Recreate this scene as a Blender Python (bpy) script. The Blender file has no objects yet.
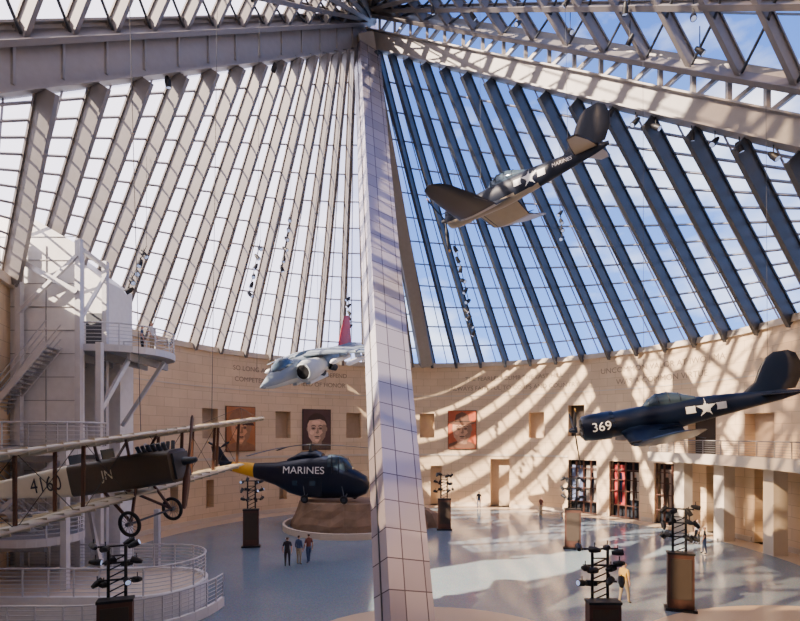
import bpy, bmesh, math, random
from mathutils import Vector, Matrix
random.seed(4)
V=Vector
rad=math.radians
sc=bpy.context.scene

# ------------------------------------------------------------ materials
MATS={}
def mat(name,col,rough=.5,metal=0.,var=.12,scale=3.,bump=0.,emit=0.,spec=None,coat=0.):
    if name in MATS: return MATS[name]
    m=bpy.data.materials.new(name); m.use_nodes=True
    nt=m.node_tree; N=nt.nodes; L=nt.links
    p=N['Principled BSDF']
    tc=N.new('ShaderNodeTexCoord'); no=N.new('ShaderNodeTexNoise')
    no.inputs['Scale'].default_value=scale; no.inputs['Detail'].default_value=4
    L.new(tc.outputs['Object'],no.inputs['Vector'])
    mx=N.new('ShaderNodeMix'); mx.data_type='RGBA'
    mx.inputs[6].default_value=(*[c*(1-var) for c in col],1)
    mx.inputs[7].default_value=(*[min(1,c*(1+var)) for c in col],1)
    L.new(no.outputs['Fac'],mx.inputs[0]); L.new(mx.outputs[2],p.inputs['Base Color'])
    p.inputs['Roughness'].default_value=rough; p.inputs['Metallic'].default_value=metal
    if coat: p.inputs['Coat Weight'].default_value=coat
    if spec is not None: p.inputs['Specular IOR Level'].default_value=spec
    if bump:
        b=N.new('ShaderNodeBump'); b.inputs['Strength'].default_value=bump
        L.new(no.outputs['Fac'],b.inputs['Height']); L.new(b.outputs['Normal'],p.inputs['Normal'])
    if emit:
        L.new(mx.outputs[2],p.inputs['Emission Color']); p.inputs['Emission Strength'].default_value=emit
    MATS[name]=m; return m

steel=mat('steel_paint',(.27,.25,.235),.5,.1)
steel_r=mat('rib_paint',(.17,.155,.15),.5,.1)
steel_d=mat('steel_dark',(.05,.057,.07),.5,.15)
mull=mat('mullion_grey',(.26,.26,.30),.4,.1)
white=mat('white_panel',(.74,.73,.72),.5)
railm=mat('rail_metal',(.56,.56,.58),.4,.2)
navy=mat('navy_paint',(.0035,.008,.024),.3,0,.2,2,spec=.4)
bluegrey=mat('bluegrey_paint',(.010,.014,.026),.45,0,.25,2,spec=.3)
beige=mat('beige_underside',(.34,.28,.20),.5,0,.15,2)
fwhite=mat('insignia_white',(.85,.85,.83),.5)
glassd=mat('canopy_glass',(.05,.08,.11),.08,.2)
black=mat('black_metal',(.012,.012,.014),.5,.2)
rubber=mat('rubber',(.02,.02,.02),.8)
yellow=mat('yellow_paint',(.85,.45,.03),.45)
red=mat('red_paint',(.5,.03,.03),.45)
fabric=mat('cream_fabric',(.60,.54,.42),.6,0,.1,4)
wood=mat('dark_wood',(.08,.028,.014),.5)
olive=mat('olive_brown_paint',(.05,.035,.022),.4)
hgrey=mat('harrier_grey',(.20,.25,.29),.45,0,.15,1.5)
hlight=mat('harrier_light',(.46,.51,.53),.45)
rock=mat('rock',(.25,.16,.10),.9,0,.5,1.3,bump=.8)
conc=mat('concrete',(.60,.51,.40),.7,0,.08,1)
skin=mat('skin',(.55,.32,.22),.55)
bronze=mat('inscription',(.26,.19,.13),.6)
dglass=mat('door_glass',(.03,.035,.045),.12,.1)
inner=mat('niche_back',(.52,.39,.26),.8)
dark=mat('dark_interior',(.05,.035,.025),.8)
kiosk=mat('kiosk_brown',(.07,.028,.018),.6)
lens=mat('lamp_lens',(.5,.6,.9),.2,0,emit=.6)
plaster=mat('warm_plaster',(.70,.58,.45),.8)

def glassmat(name,tint,frit,gloss):
    m=bpy.data.materials.new(name); m.use_nodes=True
    nt=m.node_tree;N=nt.nodes;L=nt.links
    N.remove(N['Principled BSDF']); out=N['Material Output']
    t=N.new('ShaderNodeBsdfTransparent'); t.inputs[0].default_value=(*tint,1)
    g=N.new('ShaderNodeBsdfGlossy'); g.inputs['Roughness'].default_value=.05
    d=N.new('ShaderNodeBsdfTranslucent'); d.inputs[0].default_value=(.86,.84,.97,1)
    tc=N.new('ShaderNodeTexCoord'); no=N.new('ShaderNodeTexNoise'); no.inputs['Scale'].default_value=.25
    L.new(tc.outputs['Object'],no.inputs['Vector'])
    mr=N.new('ShaderNodeMapRange'); mr.inputs[3].default_value=frit*.6; mr.inputs[4].default_value=frit*1.4
    L.new(no.outputs['Fac'],mr.inputs[0])
    m1=N.new('ShaderNodeMixShader'); L.new(mr.outputs[0],m1.inputs[0]); L.new(t.outputs[0],m1.inputs[1]); L.new(d.outputs[0],m1.inputs[2])
    m2=N.new('ShaderNodeMixShader'); m2.inputs[0].default_value=gloss; L.new(m1.outputs[0],m2.inputs[1]); L.new(g.outputs[0],m2.inputs[2])
    L.new(m2.outputs[0],out.inputs[0]); return m
glL=glassmat('skylight_frit',(.92,.90,.99),.14,.03)
glR=glassmat('skylight_clear',(.78,.88,1.0),.01,.03)
glTint=glassmat('fill_tint_glass',(.62,.57,.52),.1,.03)  # tint set to dim and warm the sky fill from the front

# ------------------------------------------------------------ mesh builder
class B:
    def __init__(s): s.v=[];s.f=[];s.m=[];s.sm=[];s.mats=[];s.M=Matrix()
    def mi(s,m):
        if m not in s.mats: s.mats.append(m)
        return s.mats.index(m)
    def add(s,vs,fs,m,smooth=False):
        o=len(s.v); s.v+=[s.M@V(p) for p in vs]
        for f in fs:
            s.f.append([o+i for i in f])
            if isinstance(m,bpy.types.Material): mm=m
            else:
                c=V((0,0,0))
                for i in f: c+=V(vs[i])
                mm=m(c/len(f))
            s.m.append(s.mi(mm)); s.sm.append(smooth)
    def box(s,c,size,m,R=None):
        c=V(c); x,y,z=[a/2 for a in size]; R=R or Matrix.Identity(3)
        vs=[c+R@V((i*x,j*y,k*z)) for i in(-1,1) for j in(-1,1) for k in(-1,1)]
        s.add(vs,[(0,1,3,2),(4,6,7,5),(0,4,5,1),(2,3,7,6),(0,2,6,4),(1,5,7,3)],m)
    def beam(s,p,q,w,h,m,up=(0,0,1)):
        p=V(p);q=V(q);d=(q-p); l=d.length
        if l<1e-6:return
        d/=l; up=V(up); y=up.cross(d)
        if y.length<1e-4: y=V((1,0,0)).cross(d)
        y.normalize(); z=d.cross(y)
        R=Matrix((d,y,z)).transposed()
        s.box((p+q)/2,(l,w,h),m,R)
    def ibeam(s,p,q,w,h,m,up):
        p=V(p);q=V(q);u=V(up).normalized(); d=(q-p).normalized(); y=u.cross(d).normalized(); z=d.cross(y)
        s.beam(p,q,w*.35,h,m,u); s.beam(p+z*h*.5,q+z*h*.5,w,.09,m,u); s.beam(p-z*h*.5,q-z*h*.5,w,.09,m,u)
    def tube(s,p,q,r1,r2,m,n=10,caps=True,smooth=True):
        p=V(p);q=V(q);d=(q-p)
        if d.length<1e-6:return
        d.normalize(); a=d.orthogonal().normalized(); b=d.cross(a)
        vs=[];fs=[]
        for c,r in((p,r1),(q,r2)):
            for i in range(n):
                t=2*math.pi*i/n; vs.append(c+a*math.cos(t)*r+b*math.sin(t)*r)
        for i in range(n): fs.append((i,(i+1)%n,n+(i+1)%n,n+i))
        s.add(vs,fs,m,smooth)
        if caps: s.add(vs,[tuple(range(n))[::-1],tuple(range(n,2*n))],m)
    def loft(s,rings,m,smooth=True,caps=True):
        n=len(rings[0]); vs=[p for r in rings for p in r]; fs=[]
        for k in range(len(rings)-1):
            for i in range(n): fs.append((k*n+i,k*n+(i+1)%n,(k+1)*n+(i+1)%n,(k+1)*n+i))
        s.add(vs,fs,m,smooth)
        if caps: s.add(vs,[tuple(range(n))[::-1],tuple(range((len(rings)-1)*n,len(rings)*n))],m)
    def ball(s,c,r,m,n=10):
        c=V(c); r=V(r) if hasattr(r,'__len__') else V((r,r,r)); rings=[]
        for k in range(n//2+1):
            ph=math.pi*k/(n//2); ph=min(max(ph,.05),math.pi-.05)
            rings.append([c+V((r.x*math.sin(ph)*math.cos(2*math.pi*i/n),r.y*math.sin(ph)*math.sin(2*math.pi*i/n),r.z*math.cos(ph))) for i in range(n)])
        s.loft(rings,m)
    def torus(s,c,ax,R,r,m,n=24,k=8):
        c=V(c);ax=V(ax).normalized();a=ax.orthogonal().normalized();b=ax.cross(a)
        vs=[];fs=[]
        for i in range(n):
            t=2*math.pi*i/n;d=a*math.cos(t)+b*math.sin(t)
            for j in range(k):
                u=2*math.pi*j/k; vs.append(c+d*(R+r*math.cos(u))+ax*r*math.sin(u))
        for i in range(n):
            for j in range(k):
                fs.append((i*k+j,i*k+(j+1)%k,((i+1)%n)*k+(j+1)%k,((i+1)%n)*k+j))
        s.add(vs,fs,m,True)
    def prism(s,pts,z0,z1,m):
        n=len(pts); vs=[V((p[0],p[1],z0)) for p in pts]+[V((p[0],p[1],z1)) for p in pts]
        s.add(vs,[tuple(range(n))[::-1],tuple(range(n,2*n))]+[(i,(i+1)%n,n+(i+1)%n,n+i) for i in range(n)],m)
    def obj(s,name,M=None,recalc=True):
        me=bpy.data.meshes.new(name); me.from_pydata([tuple(p) for p in s.v],[],s.f)
        for m in s.mats: me.materials.append(m)
        for i,p in enumerate(me.polygons): p.material_index=s.m[i]; p.use_smooth=s.sm[i]
        if recalc:
            bm=bmesh.new(); bm.from_mesh(me); bmesh.ops.recalc_face_normals(bm,faces=bm.faces); bm.to_mesh(me); bm.free()
        me.update()
        o=bpy.data.objects.new(name,me); sc.collection.objects.link(o)
        if M is not None: o.matrix_world=M
        return o

def textverts(txt,size):
    cu=bpy.data.curves.new('t','FONT'); cu.body=txt; cu.size=size; cu.align_x='CENTER'; cu.align_y='CENTER'
    o=bpy.data.objects.new('t',cu); sc.collection.objects.link(o)
    dg=bpy.context.evaluated_depsgraph_get(); me=bpy.data.meshes.new_from_object(o.evaluated_get(dg))
    vs=[v.co.copy() for v in me.vertices]; fs=[tuple(p.vertices) for p in me.polygons]
    bpy.data.objects.remove(o); bpy.data.curves.remove(cu); bpy.data.meshes.remove(me)
    return vs,fs

# ------------------------------------------------------------ aircraft helpers
def sring(st,n=24):
    x,zc,hw,hh=st[:4]; p=st[4] if len(st)>4 else 2
    out=[]
    for i in range(n):
        t=2*math.pi*i/n;c,s_=math.cos(t),math.sin(t)
        out.append(V((x,hw*math.copysign(abs(c)**(2/p),c),zc+hh*math.copysign(abs(s_)**(2/p),s_))))
    return out
def side_y(sts,x,z):
    ss=sorted(sts,key=lambda a:a[0])
    for a,b in zip(ss,ss[1:]):
        if a[0]<=x<=b[0]:
            t=(x-a[0])/(b[0]-a[0]); g=lambda i,d=2:(a[i] if len(a)>i else d)*(1-t)+(b[i] if len(b)>i else d)*t
            p=g(4); q=min(.995,abs(z-g(1))/g(3)); return g(2)*(1-q**p)**(1/p)
    return ss[0][2]
AF=[(0,0),(.04,.45),(.15,.85),(.35,1),(.65,.65),(1,.03)]
def airfoil(le,ch,th,td,camb=.6):
    le=V(le);td=V(td)
    up=[le+V((-a*ch,0,0))+td*(b*th) for a,b in AF]
    lo=[le+V((-a*ch,0,0))-td*(b*th*camb) for a,b in AF[1:]][::-1]
    return up+lo
def wing(b,sts,m,td=(0,0,1)):
    b.loft([airfoil(s[0],s[1],s[2],td) for s in sts],m)
def decal(b,c,fn,shape,m,sub=4):
    n=len(shape);vs=[fn(*c)];fs=[]
    for k in range(1,sub+1):
        for u,v in shape: vs.append(fn(c[0]+u*k/sub,c[1]+v*k/sub))
    for i in range(n):
        fs.append((0,1+i,1+(i+1)%n))
        for k in range(sub-1):
            a=1+k*n;c2=1+(k+1)*n; fs.append((a+i,c2+i,c2+(i+1)%n,a+(i+1)%n))
    b.add(vs,fs,m)
def subd(poly,k=4):
    out=[]
    for a,c in zip(poly,poly[1:]+poly[:1]):
        for i in range(k): out.append((a[0]+(c[0]-a[0])*i/k,a[1]+(c[1]-a[1])*i/k))
    return out
def star(r,flip=1): 
    return [((r if i%2==0 else r*.39)*math.sin(math.pi*i/5)*flip,(r if i%2==0 else r*.39)*math.cos(math.pi*i/5)) for i in range(10)]
def circ(r,n=24): return [(r*math.sin(2*math.pi*i/n),r*math.cos(2*math.pi*i/n)) for i in range(n)]
def rect(w,h): return subd([(-w/2,-h/2),(w/2,-h/2),(w/2,h/2),(-w/2,h/2)],6)
def insignia(b,c,f,r):
    fo=lambda o:(lambda u,v:f(u,v,o))
    decal(b,c,fo(.012),rect(r*3.9,r*.72),fwhite)
    decal(b,c,fo(.018),circ(r*1.05),navy)
    decal(b,c,fo(.026),star(r),fwhite)
def prop(b,c,n,L,w,m,tip,a0=0,hub=.18,hm=None,pitch=.5):
    c=V(c)
    for i in range(n):
        a=a0+2*math.pi*i/n; d=V((0,math.cos(a),math.sin(a))); t=V((0,-math.sin(a),math.cos(a)))
        rings=[]
        for k,(r,wf) in enumerate([(.05,.4),(.2,.5),(.4,1),(.7,.95),(.92,.8),(.94,.75),(1,.35)]):
            an=pitch*(1.2-r); e=t*math.cos(an)+V((1,0,0))*math.sin(an); nn=e.cross(d)
            h=w*wf/2; th=.03*(1.2-r)+.006
            rings.append([c+d*r*L+e*h,c+d*r*L+nn*th,c+d*r*L-e*h,c+d*r*L-nn*th])
        b.loft(rings[:5],m); b.loft(rings[4:],tip)
    b.tube(c-V((.12,0,0)),c+V((.2,0,0)),hub,hub*.6,hm or m,14); b.ball(c+V((.2,0,0)),hub*.6,hm or m)
def pose(pos,fwd,left):
    f=V(fwd).normalized(); l=V(left); l=(l-f*l.dot(f)).normalized(); u=f.cross(l)
    M=Matrix((f,l,u)).transposed().to_4x4(); M.translation=V(pos); return M

# ------------------------------------------------------------ geometry constants
CX,CY,R,HW=2.5,31.0,22.6,15.0
def ring(th,r=R,z=0.): return V((CX+r*math.sin(rad(th)),CY+r*math.cos(rad(th)),z))
A=V((-2.8,40.4,38.9)); EL=V((-19,16,17.9)); ER=V((23.5,19,16.5)); G=V((-1,8,45))

# ------------------------------------------------------------ floor
def floor_mat():
    m=bpy.data.materials.new('polished_terrazzo'); m.use_nodes=True; nt=m.node_tree;N=nt.nodes;L=nt.links;p=N['Principled BSDF']
    tc=N.new('ShaderNodeTexCoord')
    n1=N.new('ShaderNodeTexNoise'); n1.inputs['Scale'].default_value=.25; n1.inputs['Detail'].default_value=5
    n2=N.new('ShaderNodeTexVoronoi'); n2.inputs['Scale'].default_value=25
    for n in(n1,n2): L.new(tc.outputs['Object'],n.inputs['Vector'])
    mx=N.new('ShaderNodeMix');mx.data_type='RGBA';mx.inputs[6].default_value=(.10,.15,.20,1);mx.inputs[7].default_value=(.19,.26,.32,1)
    L.new(n1.outputs['Fac'],mx.inputs[0])
    m2=N.new('ShaderNodeMix');m2.data_type='RGBA';m2.inputs[0].default_value=.10
    L.new(mx.outputs[2],m2.inputs[6]);L.new(n2.outputs['Color'],m2.inputs[7]);L.new(m2.outputs[2],p.inputs['Base Color'])
    p.inputs['Roughness'].default_value=.14; p.inputs['Specular IOR Level'].default_value=.6; return m
fm=floor_mat()
b=B(); b.prism([(CX+48*math.cos(2*math.pi*i/64),CY-6+48*math.sin(2*math.pi*i/64)) for i in range(64)],-.4,0,fm); b.obj('floor')
tan=mat('tan_terrazzo',(.60,.45,.30),.2,0,.08,20)
b=B()
b.prism([(1.3+5.4*math.cos(2*math.pi*i/40),17.2+4.6*math.sin(2*math.pi*i/40)) for i in range(40)],0,.006,tan)
def arc_band(b,cx,cy,r0,r1,a0,a1,z0,z1,m,n=30):
    for i in range(n):
        t0=rad(a0+(a1-a0)*i/n);t1=rad(a0+(a1-a0)*(i+1)/n)
        P=[(cx+r*math.sin(t),cy+r*math.cos(t)) for r,t in((r0,t0),(r1,t0),(r1,t1),(r0,t1))]
        b.prism(P,z0,z1,m)
arc_band(b,16,12,7.5,10.0,-70,60,0,.006,tan)
arc_band(b,CX,CY,20.6,22.5,-115,110,0,.006,tan,60)
b.obj('floor_inlay')

# ------------------------------------------------------------ curved wall
def stone():
    m=bpy.data.materials.new('limestone_wall'); m.use_nodes=True; nt=m.node_tree;N=nt.nodes;L=nt.links;p=N['Principled BSDF']
    tc=N.new('ShaderNodeTexCoord'); sx=N.new('ShaderNodeSeparateXYZ'); L.new(tc.outputs['Object'],sx.inputs[0])
    at=N.new('ShaderNodeMath'); at.operation='ARCTAN2'; L.new(sx.outputs[0],at.inputs[0]);L.new(sx.outputs[1],at.inputs[1])
    mu=N.new('ShaderNodeMath');mu.operation='MULTIPLY';mu.inputs[1].default_value=R;L.new(at.outputs[0],mu.inputs[0])
    cb=N.new('ShaderNodeCombineXYZ');L.new(mu.outputs[0],cb.inputs[0]);L.new(sx.outputs[2],cb.inputs[1])
    br=N.new('ShaderNodeTexBrick');br.inputs['Scale'].default_value=1;br.inputs['Brick Width'].default_value=1.5;br.inputs['Row Height'].default_value=.75
    br.inputs['Mortar Size'].default_value=.012;br.inputs['Color1'].default_value=(.76,.575,.37,1);br.inputs['Color2'].default_value=(.69,.515,.325,1);br.inputs['Mortar'].default_value=(.43,.31,.2,1)
    L.new(cb.outputs[0],br.inputs['Vector'])
    no=N.new('ShaderNodeTexNoise');no.inputs['Scale'].default_value=.6;L.new(tc.outputs['Object'],no.inputs['Vector'])
    mr=N.new('ShaderNodeMapRange');mr.inputs[3].default_value=.8;mr.inputs[4].default_value=1.1;L.new(no.outputs['Fac'],mr.inputs[0])
    mx=N.new('ShaderNodeMix');mx.data_type='RGBA';mx.blend_type='MULTIPLY';mx.inputs[0].default_value=1
    L.new(br.outputs['Color'],mx.inputs[6]);L.new(mr.outputs[0],mx.inputs[7]);L.new(mx.outputs[2],p.inputs['Base Color'])
    p.inputs['Roughness'].default_value=.7;return m
st=stone()
ops=[]
for a in(-57,-38,-19,1,30): ops.append((a-2,a+2,7.2,9.8,inner))
ops.append((38,42,7.4,10.4,dark))
for a in(-66,-57,-38,-26,-12): ops.append((a-1,a+1,1.2,3.6,inner))
ops+=[(18,23,0,5,inner),(2,5,0,4.2,inner)]
ops+=[(38,45,0,5.1,dglass),(48,55,0,5.1,dglass),(58.5,65.5,0,5.1,dglass),(70,75,0,5.1,dark),(80,86,0,5.1,inner),(92,98,0,5.1,dark)]
ops+=[(66,72,6,9,dark),(78,84,6,9,inner),(90,96,6,9,dark)]
ths=[a for a in range(-125,121)]
zs=sorted(set([0,HW]+[o[2] for o in ops]+[o[3] for o in ops]))
b=B(); D=.9
def inop(t,z):
    for o in ops:
        if o[0]<=t<=o[1] and o[2]<=z<=o[3]: return o
ra=[x*1. for x in ths]; ra=sorted(set(ra+[o[0] for o in ops]+[o[1] for o in ops]))
b.M=Matrix.Translation((-CX,-CY,0))
for i in range(len(ra)-1):
    t0,t1=ra[i],ra[i+1]; tm=(t0+t1)/2
    for j in range(len(zs)-1):
        z0,z1=zs[j],zs[j+1]; o=inop(tm,(z0+z1)/2); r=R+D if o else R
        b.add([ring(t0,r,z0),ring(t1,r,z0),ring(t1,r,z1),ring(t0,r,z1)],[(0,1,2,3)],o[4] if o else st)
    b.add([ring(t0,R,HW),ring(t1,R,HW),ring(t1,R+1.2,HW),ring(t0,R+1.2,HW)],[(0,1,2,3)],st)
    b.add([ring(t0,R+1.2,0),ring(t1,R+1.2,0),ring(t1,R+1.2,HW),ring(t0,R+1.2,HW)],[(0,1,2,3)],st)
for o in ops:
    for t in(o[0],o[1]): b.add([ring(t,R,o[2]),ring(t,R+D,o[2]),ring(t,R+D,o[3]),ring(t,R,o[3])],[(0,1,2,3)],st)
    n=8
    for k in range(n):
        t0=o[0]+(o[1]-o[0])*k/n;t1=o[0]+(o[1]-o[0])*(k+1)/n
        for z in(o[2],o[3]): b.add([ring(t0,R,z),ring(t1,R,z),ring(t1,R+D,z),ring(t0,R+D,z)],[(0,1,2,3)],st)
b.obj('wall_curved',Matrix.Translation((CX,CY,0)),recalc=False)
def ringband(b,r0,r1,a0,a1,z0,z1,m,step=2):
    n=max(1,int(abs(a1-a0)/step)); arc_band(b,CX,CY,r0,r1,a0,a1,z0,z1,m,n)
b=B(); ringband(b,R-.25,R+.02,-125,120,14.7,15.15,conc); b.obj('trim_1')
b=B(); ringband(b,R-.07,R+.01,-90,38,5.3,5.5,conc); ringband(b,R-.05,R+.01,-90,110,11.6,11.7,conc); b.obj('trim_2')
b=B()
for a0,a1 in((-124,-3),(6,17.5),(23.5,37.5),(45.5,47.5),(55.5,58),(66,69.5),(75.5,79.5),(86.5,91.5)): ringband(b,R-.08,R+.01,a0,a1,0,.35,conc)
b.obj('baseboard_curved')
# the rest of the hall, around and behind the viewing gallery; added light screen last
b=B(); b.box((-24.3,4,8),(.6,25,16),plaster); b.obj('wall_left')
b=B(); b.box((28.3,6,15),(.6,29,30),plaster); b.obj('wall_right')
b=B(); b.box((2,-8.3,8),(53,.6,16),plaster); b.obj('wall_back')
b=B(); b.box((2,0,15.8),(53,16.4,.6),plaster); b.obj('ceiling')
b=B(); b.box((2,8.3,31),(52,.06,30),glTint)  # unseen glazed screen with bars, added to temper the sky fill
for i in range(14): b.box((-24+4*i,8.1,31),(.3,.4,30),steel)
for i in range(9): b.box((2,8.1,16.2+3.7*i),(52,.3,.25),steel)
b.obj('window_6')
# doors
def door(a0,a1,idx):
    b=B(); n=4
    for k in range(n+1):
        t=a0+(a1-a0)*k/n; b.beam(ring(t,R+.35,0),ring(t,R+.35,5.1),.12,.12,kiosk,up=(1,0,0))
    for z in(.05,1.1,2.4,3.4,4.3,5.05):
        for k in range(n): b.beam(ring(a0+(a1-a0)*k/n,R+.35,z),ring(a0+(a1-a0)*(k+1)/n,R+.35,z),.1,.08,kiosk)
    b.obj('door_%d'%idx)
for i,(a0,a1) in enumerate(((38,45),(48,55),(58.5,65.5))): door(a0,a1,i+1)
def poster(th,z0,z1,w,col,fig,r=R+.6):
    b=B(); c=mat('poster_%d'%th,col,.6,0,.4,2.5)
    h=z1-z0; b.box((0,0,0),(w,.05,h),c); b.box((0,0,h/2),(w+.1,.09,.08),black); b.box((0,0,-h/2),(w+.1,.09,.08),black)
    def fl(pts,m,o): b.add([V((p[0]*w,-.03-o,p[1]*h)) for p in pts],[tuple(range(len(pts)))],m)
    fl([(-.12,.30),(.12,.30),(.2,.08),(.13,-.05),(.16,-.42),(.03,-.42),(0,-.1),(-.05,-.42),(-.17,-.42),(-.12,-.05),(-.2,.1)],fig,.005)
    fl([(.09*math.sin(a*.5236),.36+.05*math.cos(a*.5236)) for a in range(12)],skin,.01)
    M=Matrix.Translation(ring(th,r,(z0+z1)/2))@Matrix.Rotation(rad(-th),4,'Z'); b.obj('poster_banner',M)
poster(39.8,1.0,4.6,1.1,(.12,.16,.30),fwhite); poster(43.3,1.0,4.6,1.1,(.35,.30,.25),navy)
poster(50,1.0,4.8,1.1,(.42,.03,.03),navy); poster(53.4,1.6,4.2,.9,(.45,.4,.33),olive)
poster(60.5,1.0,4.6,1.1,(.32,.23,.17),olive); poster(63.7,1.0,4.6,1.0,(.14,.18,.26),fwhite)
# inscriptions
b=B()
def arctext(t,th,z,size):
    vs,fs=textverts(t,size)
    b.add([ring(th+math.degrees(v.x/R),R-.03,z+v.y) for v in vs],fs,bronze)
arctext("SO LONG AS THERE IS A FLAG TO DEFEND",-36,13.6,.62); arctext("COMPETENCE ON THE FIELD OF HONOR",-36,12.6,.62)
arctext("THE FEARLESS CLIMB THE LAST HILL",24,13.4,.62); arctext("ALWAYS FAITHFUL TO CORPS AND COUNTRY",24,12.4,.62)
arctext("UNCOMMON VALOR AT IWO JIMA",60,13.4,.7); arctext("WAS A COMMON VIRTUE",60,12.3,.7)
b.obj('wall_inscription')
# portraits
def portrait(th,bg,face,hat,kind):
    b=B(); w,h=2.9,4.0; c=mat('portrait_bg_%d'%th,bg,.6,0,.35,1.2); fc=mat('portrait_face_%d'%th,face,.6,0,.3,2.0); hc=mat('portrait_hat_%d'%th,hat,.6,0,.3,3); dk=mat('portrait_dark',(.05,.025,.015),.7)
    sh=mat('portrait_shade_%d'%th,[v*.5 for v in face],.6,0,.3,3); hi=mat('portrait_light_%d'%th,[min(.95,v*1.3) for v in face],.6,0,.2,3)
    b.box((0,0,0),(w,.08,h),c); b.box((0,.02,0),(w+.12,.06,h+.12),dk)
    def fl(pts,m,o): b.add([V((p[0],-.045-o,p[1])) for p in pts],[tuple(range(len(pts)))],m)
    el=lambda cx,cz,rx,rz,n=24:[(cx+rx*math.sin(2*math.pi*i/n),cz+rz*math.cos(2*math.pi*i/n)) for i in range(n)]
    fl([(-1.42,-1.97),(-1.38,-1.5),(-.6,-1.2),(.6,-1.2),(1.38,-1.5),(1.42,-1.97)],hc,.004)
    fl([(-.5,-1.5),(-.5,-.5),(.5,-.5),(.5,-1.5)],sh,.008)
    fl([(-1.0,.5),(-.98,-.1),(-.86,-.75),(-.48,-1.25),(0,-1.38),(.48,-1.25),(.86,-.75),(.98,-.1),(1.0,.5),(.7,1.1),(0,1.3),(-.7,1.1)],fc,.012)
    fl([(1.0,.5),(.98,-.1),(.86,-.75),(.48,-1.25),(.05,-1.37),(.4,-.9),(.3,-.6),(.62,-.3),(.5,-.05),(.62,.5)],sh,.014)
    fl(el(-.55,-.3,.25,.22),hi,.0145); fl(el(-.1,.7,.45,.2),hi,.0145); fl(el(0,-1.08,.22,.14),hi,.0145)
    if kind=='helmet':
        fl([(1.32*math.sin(rad(a)),.5+1.35*math.cos(rad(a))) for a in range(-95,96,10)],hc,.016)
        fl([(-1.4,.3),(-1.2,.56),(1.2,.56),(1.4,.3),(0,.42)],dk,.02)
    elif kind=='hair':
        fl([(1.08*math.sin(rad(a)),.5+1.15*math.cos(rad(a))) for a in range(-90,91,10)]+[(.85,.85),(.3,1.05),(-.85,.9)],dk,.016)
    else:
        fl(el(0,.75,1.4,.24),hc,.016); fl([(-.8,.8),(-.65,1.6),(0,1.9),(.65,1.6),(.8,.8)],hc,.018); fl([(-.8,.8),(-.8,.95),(.8,.95),(.8,.8)],dk,.02)
    for s_ in(-1,1):
        fl(el(s_*.38,.12,.24,.16),sh,.018); fl(el(s_*.38,.1,.15,.055),dk,.022); fl([(s_*.14,.28),(s_*.36,.38),(s_*.64,.30),(s_*.6,.38),(s_*.36,.47),(s_*.14,.38)],dk,.022)
        fl(el(s_*1.0,.05,.09,.22),sh,.01)
    fl([(.02,.2),(-.05,-.2),(-.17,-.34),(0,-.42),(.2,-.34),(.14,.15)],sh,.02); fl([(-.34,-.72),(-.1,-.66),(0,-.69),(.1,-.66),(.34,-.72),(.12,-.80),(-.12,-.80)],dk,.022); fl(el(0,-.9,.2,.045),sh,.022)
    b.obj('portrait_banner',Matrix.Translation(ring(th,R-.15,8.05))@Matrix.Rotation(rad(-th),4,'Z'))
portrait(-49.3,(.42,.14,.04),(.66,.31,.14),(.28,.12,.05),'helmet')
portrait(-29.1,(.08,.035,.03),(.68,.42,.28),(.10,.06,.04),'hair')
portrait(10.5,(.50,.10,.035),(.58,.32,.19),(.15,.065,.035),'campaign')

# ------------------------------------------------------------ skylight
def side(sgn,E,thmax,pw,gm,name,ribm,fw,K):
    ribs=B(); gl=B(); mu=B()
    step=6.5; n=int(thmax/step)
    lines=[]
    for i in range(n+1):
        th=i*step+(3.2 if sgn>0 else 3.3); th=min(th,thmax); t=(th/thmax)**pw
        lines.append((ring(sgn*th,R+.3,HW+.1),A.lerp(E,t)))
    for i,(p,q) in enumerate(lines):
        th=(q-p).normalized(); 
        j=min(i+1,n); k=max(i-1,0)
        tang=(lines[j][0]-lines[k][0])+(lines[j][1]-lines[k][1]); nrm=th.cross(tang).normalized()
        toC=V((CX,CY,20))-p
        if nrm.dot(toC)<0:nrm=-nrm
        ribs.ibeam(p+nrm*.5,q+nrm*.5,fw,.85,ribm,nrm)
    for i in range(n):
        (p0,q0),(p1,q1)=lines[i],lines[i+1]
        for k in range(K):
            a,c=k/K,(k+1)/K
            gl.add([p0.lerp(q0,a),p1.lerp(q1,a),p1.lerp(q1,c),p0.lerp(q0,c)],[(0,1,2,3)],gm)
            mu.beam(p0.lerp(q0,a),p1.lerp(q1,a),.11,.10,mull,up=(q0-p0))
        pm,qm=(p0+p1)/2,(q0+q1)/2; mu.beam(pm,qm,.06,.08,mull,up=(p1-p0))
    ribs.obj('skylight_ribs'); gl.obj('window_%s'%name,recalc=False); mu.obj('skylight_mullions')
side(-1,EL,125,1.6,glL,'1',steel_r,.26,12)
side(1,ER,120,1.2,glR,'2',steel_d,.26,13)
b=B();g=B();mu=B()
pL,pR=ring(-3.3,R+.3,HW+.1),ring(3.2,R+.3,HW+.1)
for k in range(15):
    a,c=k/15,(k+1)/15
    g.add([pL.lerp(A,a),pR.lerp(A,a),pR.lerp(A,c),pL.lerp(A,c)],[(0,1,2,3)],glR)
    mu.beam(pL.lerp(A,a),pR.lerp(A,a),.12,.12,mull)
g.obj('window_3',recalc=False); mu.obj('skylight_mullions')
b.beam(ring(.5,R-1,HW-.1),A+V((0,-1.2,0)),1.2,1.4,steel,up=(0,-1,.4)); b.obj('king_rib')
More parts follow.
